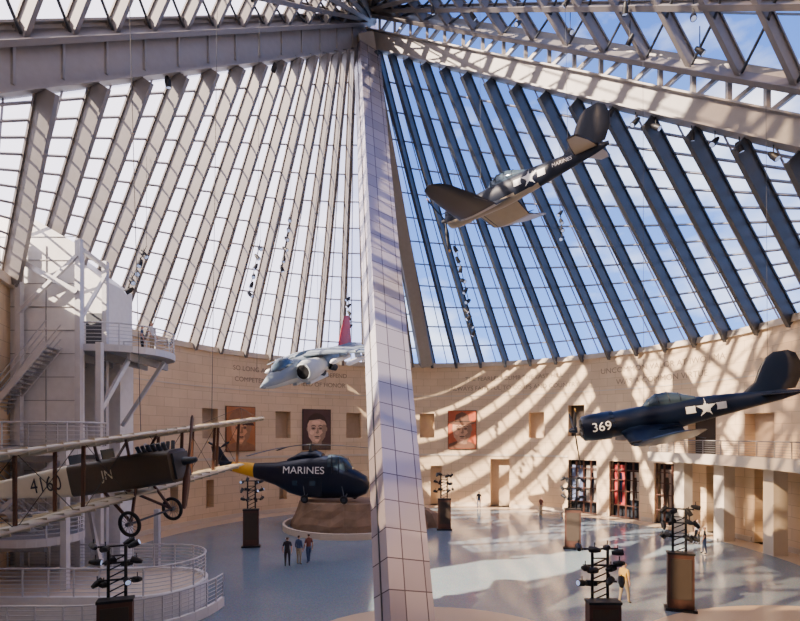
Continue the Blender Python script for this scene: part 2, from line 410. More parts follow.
# edge girders
b=B()
u=V((0,0,1))
b.ibeam(A+u*1.1,EL+u*1.1,.9,2.3,steel,u)
n=16
for i in range(1,n):
    p=A.lerp(EL,i/n); b.box(p+u*1.1,(.35,.35,2.2),steel)
b.obj('edge_girder')
b=B()
b.ibeam(A+u*.6,ER+u*.6,.8,1.2,steel,u); b.beam(A+u*3.1,ER+u*3.1,.45,.4,steel)
n=22
for i in range(n):
    p=A.lerp(ER,i/n)+u*1.2; q=A.lerp(ER,(i+1)/n)+u*3.1; p2=A.lerp(ER,(i+1)/n)+u*1.2
    b.beam(p,q,.22,.22,steel); b.beam(p2,q,.22,.22,steel)
b.obj('edge_girder')
def front(E,gm,idx,nr,off,sm):
    b=B(); g=B()
    E2=E+u*off; A2=A+u*off; G2=G+u*1.0
    nrm=(E2-A2).cross(G2-A2).normalized()
    if nrm.z>0:nrm=-nrm
    for i in range(nr+1):
        t=i/nr; p=A2.lerp(E2,t); q=A2.lerp(G2,t)
        b.ibeam(p+nrm*.4,q+nrm*.4,.22,.6,sm,nrm)
    for j in range(0,9):
        t=j/8; q=E2.lerp(G2,t); 
        b.ibeam(A2+nrm*.5,q+nrm*.5,.26,.45 if j%2 else 1.0,sm,nrm)
    for i in range(nr):
        for j in range(10):
            f=lambda t,s_:A2.lerp(E2,t).lerp(A2.lerp(G2,t),s_)
            t0,t1,s0,s1=i/nr,(i+1)/nr,j/10,(j+1)/10
            g.add([f(t0,s0),f(t1,s0),f(t1,s1),f(t0,s1)],[(0,1,2,3)],gm)
            if i: b.beam(f(t0,s0)+nrm*.5,f(t1,s1)+nrm*.5,.1,.1,steel_d)
            b.beam(f(t0,s0),f(t1,s0),.06,.08,mull)
    b.obj('roof_truss'); g.obj('window_%d'%idx,recalc=False)
front(EL,glL,4,16,2.4,steel_r); front(ER,glR,5,16,3.3,steel_r)
# mast
def mastmat():
    m=bpy.data.materials.new('mast_panels'); m.use_nodes=True; nt=m.node_tree;N=nt.nodes;L=nt.links;p=N['Principled BSDF']
    tc=N.new('ShaderNodeTexCoord'); sx=N.new('ShaderNodeSeparateXYZ'); L.new(tc.outputs['Object'],sx.inputs[0])
    ad=N.new('ShaderNodeMath'); L.new(sx.outputs[0],ad.inputs[0]);L.new(sx.outputs[1],ad.inputs[1])
    cb=N.new('ShaderNodeCombineXYZ');L.new(ad.outputs[0],cb.inputs[0]);L.new(sx.outputs[2],cb.inputs[1])
    br=N.new('ShaderNodeTexBrick');br.offset=0;br.inputs['Scale'].default_value=1;br.inputs['Brick Width'].default_value=.85;br.inputs['Row Height'].default_value=1.1
    br.inputs['Mortar Size'].default_value=.022;br.inputs['Color1'].default_value=(.62,.56,.60,1);br.inputs['Color2'].default_value=(.42,.38,.44,1);br.inputs['Mortar'].default_value=(.14,.12,.14,1)
    L.new(cb.outputs[0],br.inputs['Vector']);L.new(br.outputs['Color'],p.inputs['Base Color'])
    p.inputs['Roughness'].default_value=.26;p.inputs['Metallic'].default_value=.45;return m
mm=mastmat()
P0=V((.25,16.4,0)); P1=V((-2.75,40.6,39.4)); ax=(P1-P0).normalized()
xx=V((1,0,0)); xx=(xx-ax*xx.dot(ax)).normalized(); yy=ax.cross(xx)
Mm=Matrix((xx,yy,ax)).transposed().to_4x4(); Mm.translation=P0
Mm=Mm@Matrix.Rotation(rad(28),4,'Z')
b=B(); L_=(P1-P0).length
sec=[(-.85,-.6),(.85,-.6),(.85,.6),(-.85,.6)]
b.loft([[V((x,y,z)) for x,y in sec] for z in(.45,L_+9)],mm,smooth=False)
b.box((0,0,L_*.5),(1.76,.06,L_),steel_d)
b.obj('mast',Mm)

# ------------------------------------------------------------ railings
def railing(b,pts,h=1.1,nw=6,closed=False,post=1.3,m=railm):
    pts=[V(p) for p in pts]
    if closed: pts=pts+[pts[0]]
    acc=post
    for p,q in zip(pts,pts[1:]):
        b.tube(p+V((0,0,h)),q+V((0,0,h)),.04,.04,m,6)
        for k in range(1,nw): b.tube(p+V((0,0,h*k/nw)),q+V((0,0,h*k/nw)),.018,.018,m,4)
        l=(q-p).length; n=max(1,round(l/post)) if l>post*.6 else 1
        acc+=l
        if l>post*.6:
            for k in range(n): c=p.lerp(q,k/n); b.tube(c,c+V((0,0,h)),.035,.035,m,6)
            acc=0
        elif acc>=post: b.tube(p,p+V((0,0,h)),.035,.035,m,6); acc=0
    b.tube(pts[-1],pts[-1]+V((0,0,h)),.035,.035,m,6)

# ------------------------------------------------------------ left tower
dks=mat('deck_steel',(.30,.30,.31),.5,.1)
b=B()
def slab(pts,z,t=.35,m=dks): b.prism(pts,z-t,z,m)
b.prism([(-21,24.6),(-15.9,24.6),(-15.9,25.2),(-21,25.2)],0,16.9,white)
b.add([V(p) for p in[(-21,24.6,16.9),(-15.9,24.6,16.9),(-15.9,25.2,16.9),(-21,25.2,16.9),(-21,24.6,18.3),(-18.3,24.6,18.3),(-18.3,25.2,18.3),(-21,25.2,18.3)]],[(0,1,5,4),(1,2,6,5),(2,3,7,6),(4,5,6,7),(0,4,7,3)],white)
b.add([V(p) for p in[(-19.5,28.2,12.2),(-16.6,28.2,12.2),(-16.6,31,12.2),(-19.5,31,12.2),(-19.5,28.2,18.4),(-16.6,28.2,16.2),(-16.6,31,16.2),(-19.5,31,18.4)]],[(0,1,5,4),(1,2,6,5),(2,3,7,6),(0,4,7,3),(4,5,6,7)],white)
b.prism([(-20,28.6),(-16.0,28.6),(-16.0,30),(-20,30)],0,12,white)
for z in[1.15*i for i in range(1,16)]: b.box((-18.45,24.58,z),(5.1,.04,.03),dks)
for x in(-20,-18.7,-17.4): b.box((x,24.58,8.4),(.03,.04,16.8),dks)
b.box((-17.2,28.15,13.3),(.9,.1,2.1),steel_d)
for x,y,z in((-15.6,24.3,17.0),(-16.5,28.0,17.2),(-14.2,21.2,7.0),(-18.3,21.2,7.0),(-13.4,27.6,3.4),(-18.5,24.3,17),(-14.6,24.3,12)): b.beam((x,y,0),(x,y,z),.26,.26,railm,up=(1,0,0))
b.beam((-15.6,24.3,16.6),(-16.5,28.0,16.9),.2,.2,railm); b.beam((-15.6,24.3,13.0),(-16.5,28.0,16.4),.15,.15,railm)
b.beam((-18.5,24.2,16.0),(-15.6,24.2,14.4),.2,.25,railm); b.beam((-18.5,24.2,13.4),(-15.6,24.2,16.2),.16,.16,railm)
def stadium(x0,x1,y0,y1,n=14):
    r=(y1-y0)/2;c=(y0+y1)/2
    return [(x0,y0)]+[(x1+r*math.sin(math.pi*i/n),c-r*math.cos(math.pi*i/n)) for i in range(n+1)]+[(x0,y1)]
def deck(x0,x1,y0,y1,z,t=.35):
    S=stadium(x0,x1,y0,y1); slab(S,z,t)
    for p,q in zip(S,S[1:]): b.beam((p[0],p[1],z-.15),(q[0],q[1],z-.15),.08,.34,railm)
    railing(b,[(p[0],p[1],z) for p in S])
deck(-22,-15.2,24.8,30.0,12.0,.3)
for x in(-21,-19.5,-18,-16.5,-15,-13.8): b.beam((x,25.4,11.5),(x,29.6,11.5),.15,.4,dks)
for p,q in(((-15.5,27.9,8),(-13.2,28,11.6)),((-16.3,27,4.2),(-14.2,28,7)),((-14.6,24.3,8.6),(-14.0,25.9,11.5)),((-14.2,24,.2),(-15.6,24.4,6.6)),((-18.4,21.2,3),(-14.3,21.2,6.6))): b.beam(p,q,.18,.18,railm)
deck(-21,-15.3,21.0,24.4,6.95,.3)
deck(-21,-15.6,20.4,23.4,3.2,.3)
for p,q in(((-20,21.5,6.5),(-14.5,21.5,6.5)),((-20,24.1,6.5),(-14.5,24.1,6.5)),((-20,20.9,2.8),(-14.8,20.9,2.8))): b.beam(p,q,.2,.35,dks)
def stair(x0,x1,y,z0,z1,w=1.0):
    n=int((z1-z0)/.18)
    for i in range(n):
        t=i/n; b.box((x0+(x1-x0)*t,y,z0+(z1-z0)*t),(.3,w,.05),dks)
    for dy in(-w/2,w/2):
        b.beam((x0,y+dy,z0),(x1,y+dy,z1),.07,.28,railm); 
        for h in(.35,.7,1.05): b.tube((x0,y+dy,z0+h),(x1,y+dy,z1+h),.03,.03,railm,5)
stair(-16,-20.8,22.4,3.2,6.9); stair(-20.5,-16.5,23.8,7.0,11.8)
b.obj('observation_tower')
# curved ramp
b=B()
S=stadium(-20,-10.9,19.8,24.2,20)
n=len(S)
for i in range(n-1):
    p,q=V((*S[i],0)),V((*S[i+1],0)); b.beam(p+V((0,0,.55)),q+V((0,0,.55)),.2,1.1,white)
b.prism(stadium(-20,-10.9,19.9,24.1,20),.75,.95,conc); railing(b,[(p[0],p[1],1.1) for p in S],1.1,7,post=1.0)
S=stadium(-20,-12.0,17.8,26.2,20)[0:12]
for i in range(len(S)-1):
    p,q=V((*S[i],0)),V((*S[i+1],0)); b.beam(p+V((0,0,.2)),q+V((0,0,.2)),.15,.4,white)
railing(b,[(p[0],p[1],.4) for p in S],1.0,6,post=1.0)
b.obj('curved_ramp')

# ------------------------------------------------------------ right balcony
b=B()
arc_band(b,CX,CY,19.4,R-.02,63,118,5.55,6.0,conc,28)
arc_band(b,CX,CY,19.3,19.45,63,118,5.45,6.15,conc,28)
railing(b,[ring(63+55*i/36,19.5,6.0) for i in range(37)],1.1,7,post=1.4,m=steel)
railing(b,[ring(63,R-.1,6),ring(63,19.5,6)],1.1,7,m=steel)
for a in(68,77.5,89,101): b.prism([tuple(ring(a+da,r)[:2]) for da,r in((-1.2,20.6),(1.2,20.6),(1.2,21.5),(-1.2,21.5))],0,5.5,conc)
b.obj('balcony')
# ------------------------------------------------------------ gull-winged fighter
def fighter(name,M,top,bot,spin,txt,tcol):
    b=B()
    F=[(0.0,0,.55,.55),(-.05,0,.62,.62),(-.5,0,.68,.68),(-1.3,0,.68,.70),(-1.35,0,.60,.64),(-2.6,.02,.56,.66),(-3.6,.05,.54,.70),(-4.6,.10,.50,.68),(-6,.15,.40,.55),(-7.5,.2,.27,.40),(-9,.24,.13,.24),(-9.7,.25,.04,.1)]
    mf=lambda c:(top if c.z>-.30 else bot)
    b.loft([sring(s) for s in F],mf,True)
    b.tube((.02,0,0),(-.3,0,0),.5,.5,black,20)
    for i in range(9):
        a=2*math.pi*i/9; b.tube((.03,.2*math.cos(a),.2*math.sin(a)),(.03,.48*math.cos(a),.48*math.sin(a)),.06,.06,steel_d,6)
    for i in range(10):
        a=math.pi*(i-4.5)/9; b.box((-1.4,.66*math.sin(a),.68*math.cos(a)),(.2,.16,.02),top,Matrix.Rotation(-a,3,'X'))
    for s_ in(-1,1):
        W=[((-1.7,s_*.3,-.35),2.7,.24),((-1.75,s_*1.0,-.62),2.6,.24),((-1.8,s_*1.9,-.95),2.5,.22),((-1.9,s_*2.2,-.95),2.45,.2),((-2.1,s_*4,-.6),2.0,.14),((-2.35,s_*5.4,-.35),1.5,.09),((-2.6,s_*6.0,-.25),1.0,.05),((-2.95,s_*6.25,-.21),.35,.02)]
        b.loft([airfoil(*w,(0,0,1)) for w in W],top)
        rr=[]
        if bot is not top:
            for w in (W[:4] if s_>0 else W[:7]):
                le=V(w[0]); rr.append([le+V((-w[1]*a,0,-w[2]*(.62)*f-.012)) for a,f in((.06,.5),(.2,.85),(.4,1),(.7,.65),(.97,.1))])
            vs=[p for r in rr for p in r];fs=[]
            for k in range(len(rr)-1):
                for i in range(4): fs.append((k*5+i,k*5+i+1,(k+1)*5+i+1,(k+1)*5+i))
            b.add(vs,fs,bot)
        for y in(2.6,2.9,3.2): b.tube((-2.0,s_*y,-.86+(y-2.2)*.19),(-1.6,s_*y,-.86+(y-2.2)*.19),.03,.03,black,6)
        wing(b,[((-8.0,s_*.1,.35),1.25,.08),((-8.25,s_*1.3,.38),.95,.05),((-8.5,s_*2.3,.4),.55,.03),((-8.7,s_*2.5,.4),.2,.01)],top)
        if bot is not top: b.add([V((-8.1,s_*.2,.29)),V((-8.3,s_*1.3,.335)),V((-8.55,s_*2.3,.37)),V((-8.95,s_*2.3,.37)),V((-9.15,s_*1.3,.335)),V((-9.2,s_*.2,.29))],[(0,1,4,5),(1,2,3,4)],bot)
        b.box((-4.2,s_*3.1,-.84),(.03,2.0,.02),black)
    wing(b,[((-7.2,0,.45),2.35,.09),((-7.9,0,1.0),1.95,.08),((-8.2,0,1.6),1.7,.06),((-8.5,0,2.05),1.25,.04),((-8.85,0,2.25),.6,.015)],top,(0,1,0))
    C=[(-2.95,.62,.12,.1),(-3.2,.66,.3,.3),(-3.6,.7,.36,.48),(-4.1,.7,.36,.5),(-4.6,.68,.32,.38),(-5.3,.62,.2,.16)]
    b.loft([sring(s,16) for s in C],glassd)
    for s in C[1:5]:
        r=sring((s[0],s[1],s[2]+.012,s[3]+.012),16)
        for p,q in zip(r[:8],r[1:9]): b.tube(p,q,.015,.015,top,4)
    prop(b,(.35,0,0),3,1.95,.30,black,yellow,.6,.17,spin)
    for s_ in(-1,1):
        f=lambda u,v,o,s_=s_:V((u,s_*(side_y(F,u,v)+o),v))
        insignia(b,(-5.6,.17),f,.46)
        vs,fs=textverts(txt,.62 if len(txt)<5 else .26)
        b.add([f((-.85 if len(txt)<4 else -7.4)-s_*v.x,(0 if len(txt)<4 else .25)+v.y,.012) for v in vs],fs,tcol)
    for s_ in(-1,1):
        fw=lambda u,v,o,s_=s_:V((u,s_*v,-.59+(v-2.2)*.19+o))
        for sh,m_,o in((circ(.55),navy,.01),(star(.5),fwhite,.02)): decal(b,(-3.0,4.2),lambda u,v,o=o:fw(u,v,o),sh,m_)
    return b.obj(name,M)
fighter('fighter_plane',pose((9.2,25.3,7.8),(-.95,.22,-.15),(-.22,-.95,-.06)),navy,navy,navy,'369',fwhite)
fighter('fighter_plane',pose((3.1,31.0,20.9),(-.735,.665,-.07),(-.64,-.72,-.20)),bluegrey,beige,black,'MARINES',fwhite)

# ------------------------------------------------------------ biplane
b=B()
F=[(.05,-.02,.22,.28,4),(0,-.02,.38,.42,5),(-.9,0,.40,.46,5),(-1.8,0,.40,.45,6),(-3.2,.02,.39,.44,8),(-5,.06,.28,.32,8),(-7,.12,.12,.18,8),(-8.1,.15,.03,.08,4)]
b.loft([sring(s) for s in F],lambda c:(olive if c.x>-3.1 else fabric),False)
b.box((.07,0,-.02),(.06,.56,.66),steel_d)
for i in range(6): b.tube((-.2-.16*i,.12,.4),(-.2-.16*i,.2,.62),.05,.05,steel_d,8); b.tube((-.2-.16*i,-.12,.4),(-.2-.16*i,-.2,.62),.05,.05,steel_d,8)
prop(b,(.3,0,.05),2,1.25,.2,wood,wood,1.15,.12,steel_d)
for x in(-2.5,-3.6): b.torus((x,0,.42),(0,0,1),.26,.05,wood,20,6); b.tube((x,0,.38),(x,0,.42),.25,.25,black,16)
for x in(-2.15,-3.25): b.box((x,0,.58),(.03,.4,.25),glassd)
UW=.9; LW=-.62
for z,xl,half in((UW,-.75,6.4),(LW,-1.15,5.0)):
    for s_ in(-1,1):
        wing(b,[((xl,0,z),1.5,.09),((xl,s_*half*.94,z),1.5,.08),((xl-.25,s_*half*.985,z),1.15,.05),((xl-.5,s_*half,z),.6,.02)],fabric)
        for k in range(1,int(half/.4)):
            b.box((xl-.75,s_*k*.4,z+.005),(1.4,.015,.17),fabric)
for s_ in(-1,1):
    for y in(1.7,3.3,4.7):
        for dx in(-.3,-1.15):
            b.beam((-1.15+dx,s_*y,LW+.05),(-.75+dx,s_*y,UW-.05),.035,.09,wood,up=(1,0,0))
        b.tube((-1.45,s_*y,LW),(-1.0,s_*(y-1.4),UW),.008,.008,black,4); b.tube((-1.45,s_*(y-1.4),LW),(-1.0,s_*y,UW),.008,.008,black,4)
    for dx in(-.2,-1.2): b.beam((-1.0+dx,s_*.3,.4),(-.75+dx,s_*.55,UW-.05),.03,.07,wood,up=(1,0,0))
    for dx in(-.3,-1.3): b.beam((-.9+dx,s_*.3,-.42),(-1.15,s_*.72,-1.22),.04,.07,wood,up=(1,0,0))
    b.torus((-1.15,s_*.78,-1.25),(0,1,0),.29,.045,rubber,28,8); b.tube((-1.15,s_*.72,-1.25),(-1.15,s_*.88,-1.25),.06,.05,steel_d)
    for k in range(14):
        a=2*math.pi*k/14; b.tube((-1.15,s_*.82,-1.25),(-1.15+.27*math.cos(a),s_*.78,-1.25+.27*math.sin(a)),.007,.007,steel,4)
    wing(b,[((-6.9,0,.2),1.2,.04),((-7.2,s_*1.3,.2),.95,.03),((-7.6,s_*1.5,.2),.5,.01)],fabric)
    b.tube((-1.2,s_*5.2,UW),(-1.2,s_*5.2,UW+.5),.02,.02,wood,5); b.tube((-1.2,s_*5.2,UW+.5),(-1.2,s_*6.3,UW+.05),.008,.008,black,4); b.tube((-1.2,s_*5.2,UW+.5),(-1.2,s_*2.5,UW+.05),.008,.008,black,4)
    f=lambda u,v,s_=s_:V((u,s_*(side_y(F,u,v)+.012),v))
    vs,fs=textverts('4160',.60); b.add([f(-4.05-s_*v.x,.03+v.y) for v in vs],fs,navy)
    vs,fs=textverts('JN',.36); b.add([f(-1.9-s_*v.x,.03+v.y) for v in vs],fs,fabric)
b.tube((-1.15,-.8,-1.25),(-1.15,.8,-1.25),.03,.03,steel_d)
wing(b,[((-7.0,0,.2),1.1,.03),((-7.2,0,.8),1.1,.03),((-7.7,0,1.2),.7,.01)],fabric,(0,1,0))
b.box((-8.15,0,.6),(.35,.03,.9),red)
b.obj('biplane',pose((-5.7,12.9,6.75),(.95,-.26,.15),(.26,.95,.105)))

# ------------------------------------------------------------ jump jet
b=B()
F=[(0,-.1,.02,.02),(-.4,-.08,.16,.17),(-1.2,0,.38,.42),(-2.4,.1,.52,.62),(-3.6,.12,.6,.72),(-4.2,.1,.75,.75),(-6,.1,.85,.8),(-8.5,.1,.8,.75),(-10.5,.25,.45,.5),(-12.5,.4,.25,.3),(-14,.45,.08,.12)]
b.loft([sring(s) for s in F],lambda c:hgrey if c.z>-.2 else hlight)
b.loft([sring(s,16) for s in[(-1.5,.45,.1,.1),(-1.9,.55,.33,.35),(-2.5,.62,.4,.5),(-3.1,.62,.4,.5),(-3.8,.55,.3,.25)]],glassd)
for s_ in(-1,1):
    rs=[]
    for x,y,w,h in((-3.3,.95,.42,.62),(-3.5,.98,.46,.68),(-4.6,.95,.5,.66),(-6.2,.85,.35,.5)):
        rs.append([V((x,s_*y+w*math.cos(2*math.pi*i/18),.05+h*math.sin(2*math.pi*i/18))) for i in range(18)])
    b.loft(rs,hlight); b.tube((-3.28,s_*.95,.05),(-3.25,s_*.95,.05),.42,.40,black,18)
    b.torus((-3.3,s_*.95,.05),(1,0,0),.48,.06,hlight,20,6)
    wing(b,[((-4.8,s_*.3,.85),4.2,.22),((-5.6,s_*1.5,.75),3.4,.18),((-7.0,s_*3.4,.42),2.0,.1),((-7.9,s_*4.5,.22),1.2,.05),((-8.3,s_*4.65,.2),.7,.02)],hgrey)
    wing(b,[((-11.6,s_*.2,.5),1.8,.08),((-12.7,s_*1.9,.1),.9,.04),((-13,s_*2.1,.05),.4,.02)],hgrey)
    for y,z in((1.9,.2),(3.0,.0)):
        b.beam((-6.8,s_*y,z+.4),(-7.6,s_*y,z+.4),.1,.5,hlight); b.tube((-5.6,s_*y,z),(-8.2,s_*y,z),.17,.17,fwhite,12); b.tube((-5.2,s_*y,z),(-5.6,s_*y,z),.02,.17,fwhite,12)
    b.tube((-8.2,s_*3.9,.3),(-8.2,s_*3.9,-1.1),.06,.05,hlight,6); b.torus((-8.2,s_*3.9,-1.2),(0,1,0),.15,.06,rubber,16)
    for x in(-5.6,-7.4): b.tube((x,s_*.8,-.25),(x-.3,s_*1.05,-.5),.28,.2,steel_d,12)
wing(b,[((-10.6,0,.6),2.6,.1),((-11.9,0,1.9),1.7,.07),((-12.7,0,2.7),1.1,.04)],lambda c:red if c.z>1.2 else hgrey,(0,1,0))
b.box((-5.8,.5,-.75),(2.6,.3,.3),hlight); b.box((-5.8,-.5,-.75),(2.6,.3,.3),hlight)
b.obj('jump_jet',pose((-7.75,27.6,10.2),(-.30,-.90,-.30),(.93,-.33,.05)))

# ------------------------------------------------------------ helicopter
b=B()
F=[(6.25,1.35,.15,.2,2.5),(6.0,1.35,.6,.7,2.5),(5.3,1.4,.8,1.05,3),(4.3,1.6,.85,1.3,3.2),(3.6,1.9,.86,1.65,3.2),(2.6,1.95,.87,1.75,3.2),(.8,1.9,.87,1.6,3.2),(-.4,1.95,.8,1.35,2.8),(-1.6,2.15,.6,.95,2.5),(-3.5,2.4,.42,.62,2.2),(-5.5,2.7,.28,.42,2),(-6.6,2.9,.18,.34,2)]
b.loft([sring(s) for s in F],lambda c:yellow if -5.6<c.x<-4.4 else navy)
wing(b,[((-5.6,0,2.9),1.3,.14),((-6.2,0,3.6),1.1,.12),((-6.7,0,4.4),.8,.1)],navy,(0,1,0))
for s_ in(-1,1): wing(b,[((-5.2,s_*.2,2.7),.8,.05),((-5.4,s_*1.4,2.7),.6,.03)],yellow)
b.loft([sring(s,18) for s in[(4.9,2.6,.3,.2,3),(4.5,2.75,.72,.65,3),(3.9,2.95,.82,.75,3),(3.0,3.0,.84,.8,3)]],glassd)
for y in(-.8,-.4,0,.4,.8): b.tube((4.62,y*.85,2.4),(4.25,y,3.5),.03,.03,navy,5)
for s_ in(-1,1):
    b.tube((3.9,s_*.84,2.3),(3.9,s_*.8,3.6),.04,.04,navy,5); b.tube((3.4,s_*.87,2.3),(3.4,s_*.84,3.7),.04,.04,navy,5)
    b.box((1.8,s_*.885,1.2),(1.5,.03,1.5),bluegrey); b.box((1.8,s_*.9,1.5),(.5,.03,.4),glassd); b.box((.3,s_*.87,1.5),(.4,.04,.4),glassd)
    for x in(4.6,1.4):
        b.tube((x,s_*.7,.7),(x,s_*1.5,.4),.06,.05,steel_d,6); b.tube((x-.4,s_*.8,1.3),(x,s_*1.5,.45),.04,.04,steel_d,6)
        b.torus((x,s_*1.6,.32),(0,1,0),.22,.1,rubber); b.tube((x,s_*1.52,.32),(x,s_*1.68,.32),.15,.15,steel_d)
    f=lambda u,v,s_=s_:V((u,s_*(side_y(F,u,v)+.03),v))
    vs,fs=textverts('MARINES',.85); b.add([f(1.0-s_*v.x*1.05,2.5+v.y*.95) for v in vs],fs,fwhite)
b.loft([sring(s,14) for s in[(2.4,3.6,.5,.3),(1.8,3.7,.5,.45),(.6,3.6,.45,.4),(-.6,3.2,.3,.2)]],navy)
b.tube((1.3,0,3.9),(1.3,0,4.65),.13,.1,steel_d); b.tube((1.3,0,4.5),(1.3,0,4.6),.35,.35,steel_d,14)
for i in range(3):
    a=2*math.pi*i/3+.25; d=V((math.cos(a),math.sin(a),0)); t=V((-d.y,d.x,0)); rings=[]
    for k in range(9):
        r=.3+7.0*k/8; w=.12 if k==0 else .2; c=V((1.3,0,4.55))+d*r-V((0,0,.012*r*r)); rings.append([c+t*w,c+V((0,0,.03)),c-t*w,c-V((0,0,.03))])
    b.loft(rings,steel_d)
b.M=Matrix.Translation((-6.9,.25,4.2))@Matrix.Rotation(rad(90),4,'Z'); prop(b,(0,0,0),3,1.2,.2,steel_d,yellow,.5,.1); b.M=Matrix()
b.obj('helicopter',pose((-8.6,41.0,2.15),(.985,-.17,0),(.17,.985,0)))
# plinth
b=B()
def blob(cx,cy,rx,ry,prof,m,n=28,seed=1,jit=.12):
    rnd=random.Random(seed); js=[1+rnd.uniform(-jit,jit) for _ in range(n)]; rings=[]
    for s,z in prof: rings.append([V((cx+rx*s*js[i]*math.cos(2*math.pi*i/n),cy+ry*s*(1+rnd.uniform(-.03,.03))*js[i]*math.sin(2*math.pi*i/n),z+(rnd.uniform(-.12,.12) if 0<z<1.9 else 0))) for i in range(n)])
    b.loft(rings,m,False)
blob(-4.3,41,4.6,3.0,[(1.0,0),(1.0,.5),(.93,1.1),(.88,1.6),(.84,2.14)],rock,seed=3,jit=.06)
arc_band(b,-4.0,41,5.3,5.5,-180,180,0,.45,conc,40)
b.obj('display_plinth')
b=B()
blob(0.9,41.5,2.6,1.7,[(1,0),(.95,.5),(.8,1.0),(.6,1.3)],rock,seed=8)
b.obj('display_rock')

# ------------------------------------------------------------ lighting towers
def can(b,p,d,s=.2):
    p=V(p); d=V(d).normalized()
    b.tube(p-d*s*1.1,p-d*s*.2,s*.35,s*.6,black,10); b.tube(p-d*s*.2,p+d*s,s*.6,s*.62,black,10); b.tube(p+d*s,p+d*s*1.02,s*.5,s*.5,lens,10)
    b.tube(p,p+V((0,0,s*1.4)),s*.1,s*.1,black,5)
def light_tower(x,y,h,rot,seed=0):
    b=B(); r=random.Random(seed)
    b.box((0,0,h*.28),(1.0,.4,h*.56),kiosk); b.box((0,-.21,h*.32),(.8,.04,h*.40),dark); b.box((0,0,.06),(1.2,.6,.12),black); b.box((0,0,h*.56+.04),(1.05,.45,.08),black)
    for s_ in(-.25,.25): b.tube((s_,.25,0),(s_,.25,h),.05,.05,black,8)
    for k in range(8): b.tube((-.25,.25,h*.5+k*h*.06),(.25,.25,h*.5+min(k+1,7)*h*.06),.025,.025,black,5)
    for z in(h*.72,h*.86,h): 
        b.tube((-.55,.25,z),(.55,.25,z),.035,.035,black,6)
        for x_ in(-.6,-.3,.3,.6): can(b,(x_+r.uniform(-.08,.08),.25+r.uniform(-.2,.2),z+.1-r.random()*.25),(r.uniform(-1,1),r.uniform(-.4,1),r.uniform(-.3,.7)),.17)
    b.obj('spotlight_tower',Matrix.Translation((x,y,0))@Matrix.Rotation(rad(rot),4,'Z'))
for i,(x,y,h,ro) in enumerate([(-9.98,33.5,4.4,10),(3.5,39.5,4.3,0),(11.4,33,4.6,-15),(12.0,21.4,4.3,-20),(6.5,16.0,3.8,0),(-9.1,16,3.9,20)]): light_tower(x,y,h,ro,i)
def hang(x,y,z,n,dx,dz,seed):
    b=B(); r=random.Random(seed); p=V((0,0,0)); q=V((dx*n,0,-dz*n))
    b.tube(p,q,.03,.03,black,5)
    for i in range(n): can(b,(dx*(i+.5),r.uniform(-.1,.1),-dz*(i+.5)-.25),(r.uniform(-1,1),r.uniform(-1,.2),-.8),.24)
    b.tube((0,0,0),(0,0,5),.012,.012,black,4)
    b.obj('stage_light_cluster',Matrix.Translation((x,y,z)))
hang(-14.2,28,18.1,5,-.22,.5,1); hang(-10.6,38,22.3,6,-.15,.7,2); hang(-8.3,38,24.5,6,-.12,.75,3)
hang(-4.6,44,20,5,.05,.6,4); hang(3.9,36,21.5,6,.18,.75,5); hang(5.2,40,18,4,.2,.6,6); hang(11.5,36,24,4,.05,.6,7)
def on_girder(E,ts,off):
    b=B(); r=random.Random(9)
    for t in ts:
        p=A.lerp(E,t)-V((0,0,off)); b.tube(p,p+V((0,0,off)),.03,.03,black,4); can(b,p,(r.uniform(-1,1),r.uniform(-1,1),-1),.26)
    b.obj('girder_spotlights')
on_girder(ER,[.53,.56,.6,.63,.68,.71,.74,.78,.82],.7); on_girder(EL,[.3,.33,.36,.55,.58],.7)
b=B(); r=random.Random(5)
for t in(.2,.3,.4,.5,.6,.7):
    base=A.lerp(ER,t)+u*3.2
    for k in range(4):
        p=base.lerp(G,.06+.05*k)-u*1.3; b.tube(p,p+u*1.2,.025,.025,black,4); can(b,p,(r.uniform(-1,1),r.uniform(-1,1),-1),.24)
b.obj('girder_spotlights')
b=B()
for p,q in[((4.7,29.2,21.5),(4.7,29.4,34)),((8.6,25.6,22.0),(8.5,25.8,31)),((-8.3,29,11.2),(-8.3,29.5,32)),((-5.5,33,13.2),(-5.2,33,36)),((-7.0,13.5,7.6),(-8,14,36)),((-6.4,17,8.0),(-6,17,38)),((12,24.6,8.6),(12,24.7,26)),((17.2,23.4,9.5),(17.2,23.5,23))]: b.tube(p,q,.010,.010,steel_d,5)
b.obj('suspension_cables')
b=B(); b.box((0,0,.42),(2.4,.5,.1),conc)
for x in(-1,1): b.box((x,0,.19),(.15,.45,.38),conc)
b.obj('bench',Matrix.Translation((14.0,46.5,0))@Matrix.Rotation(rad(-35),4,'Z'))

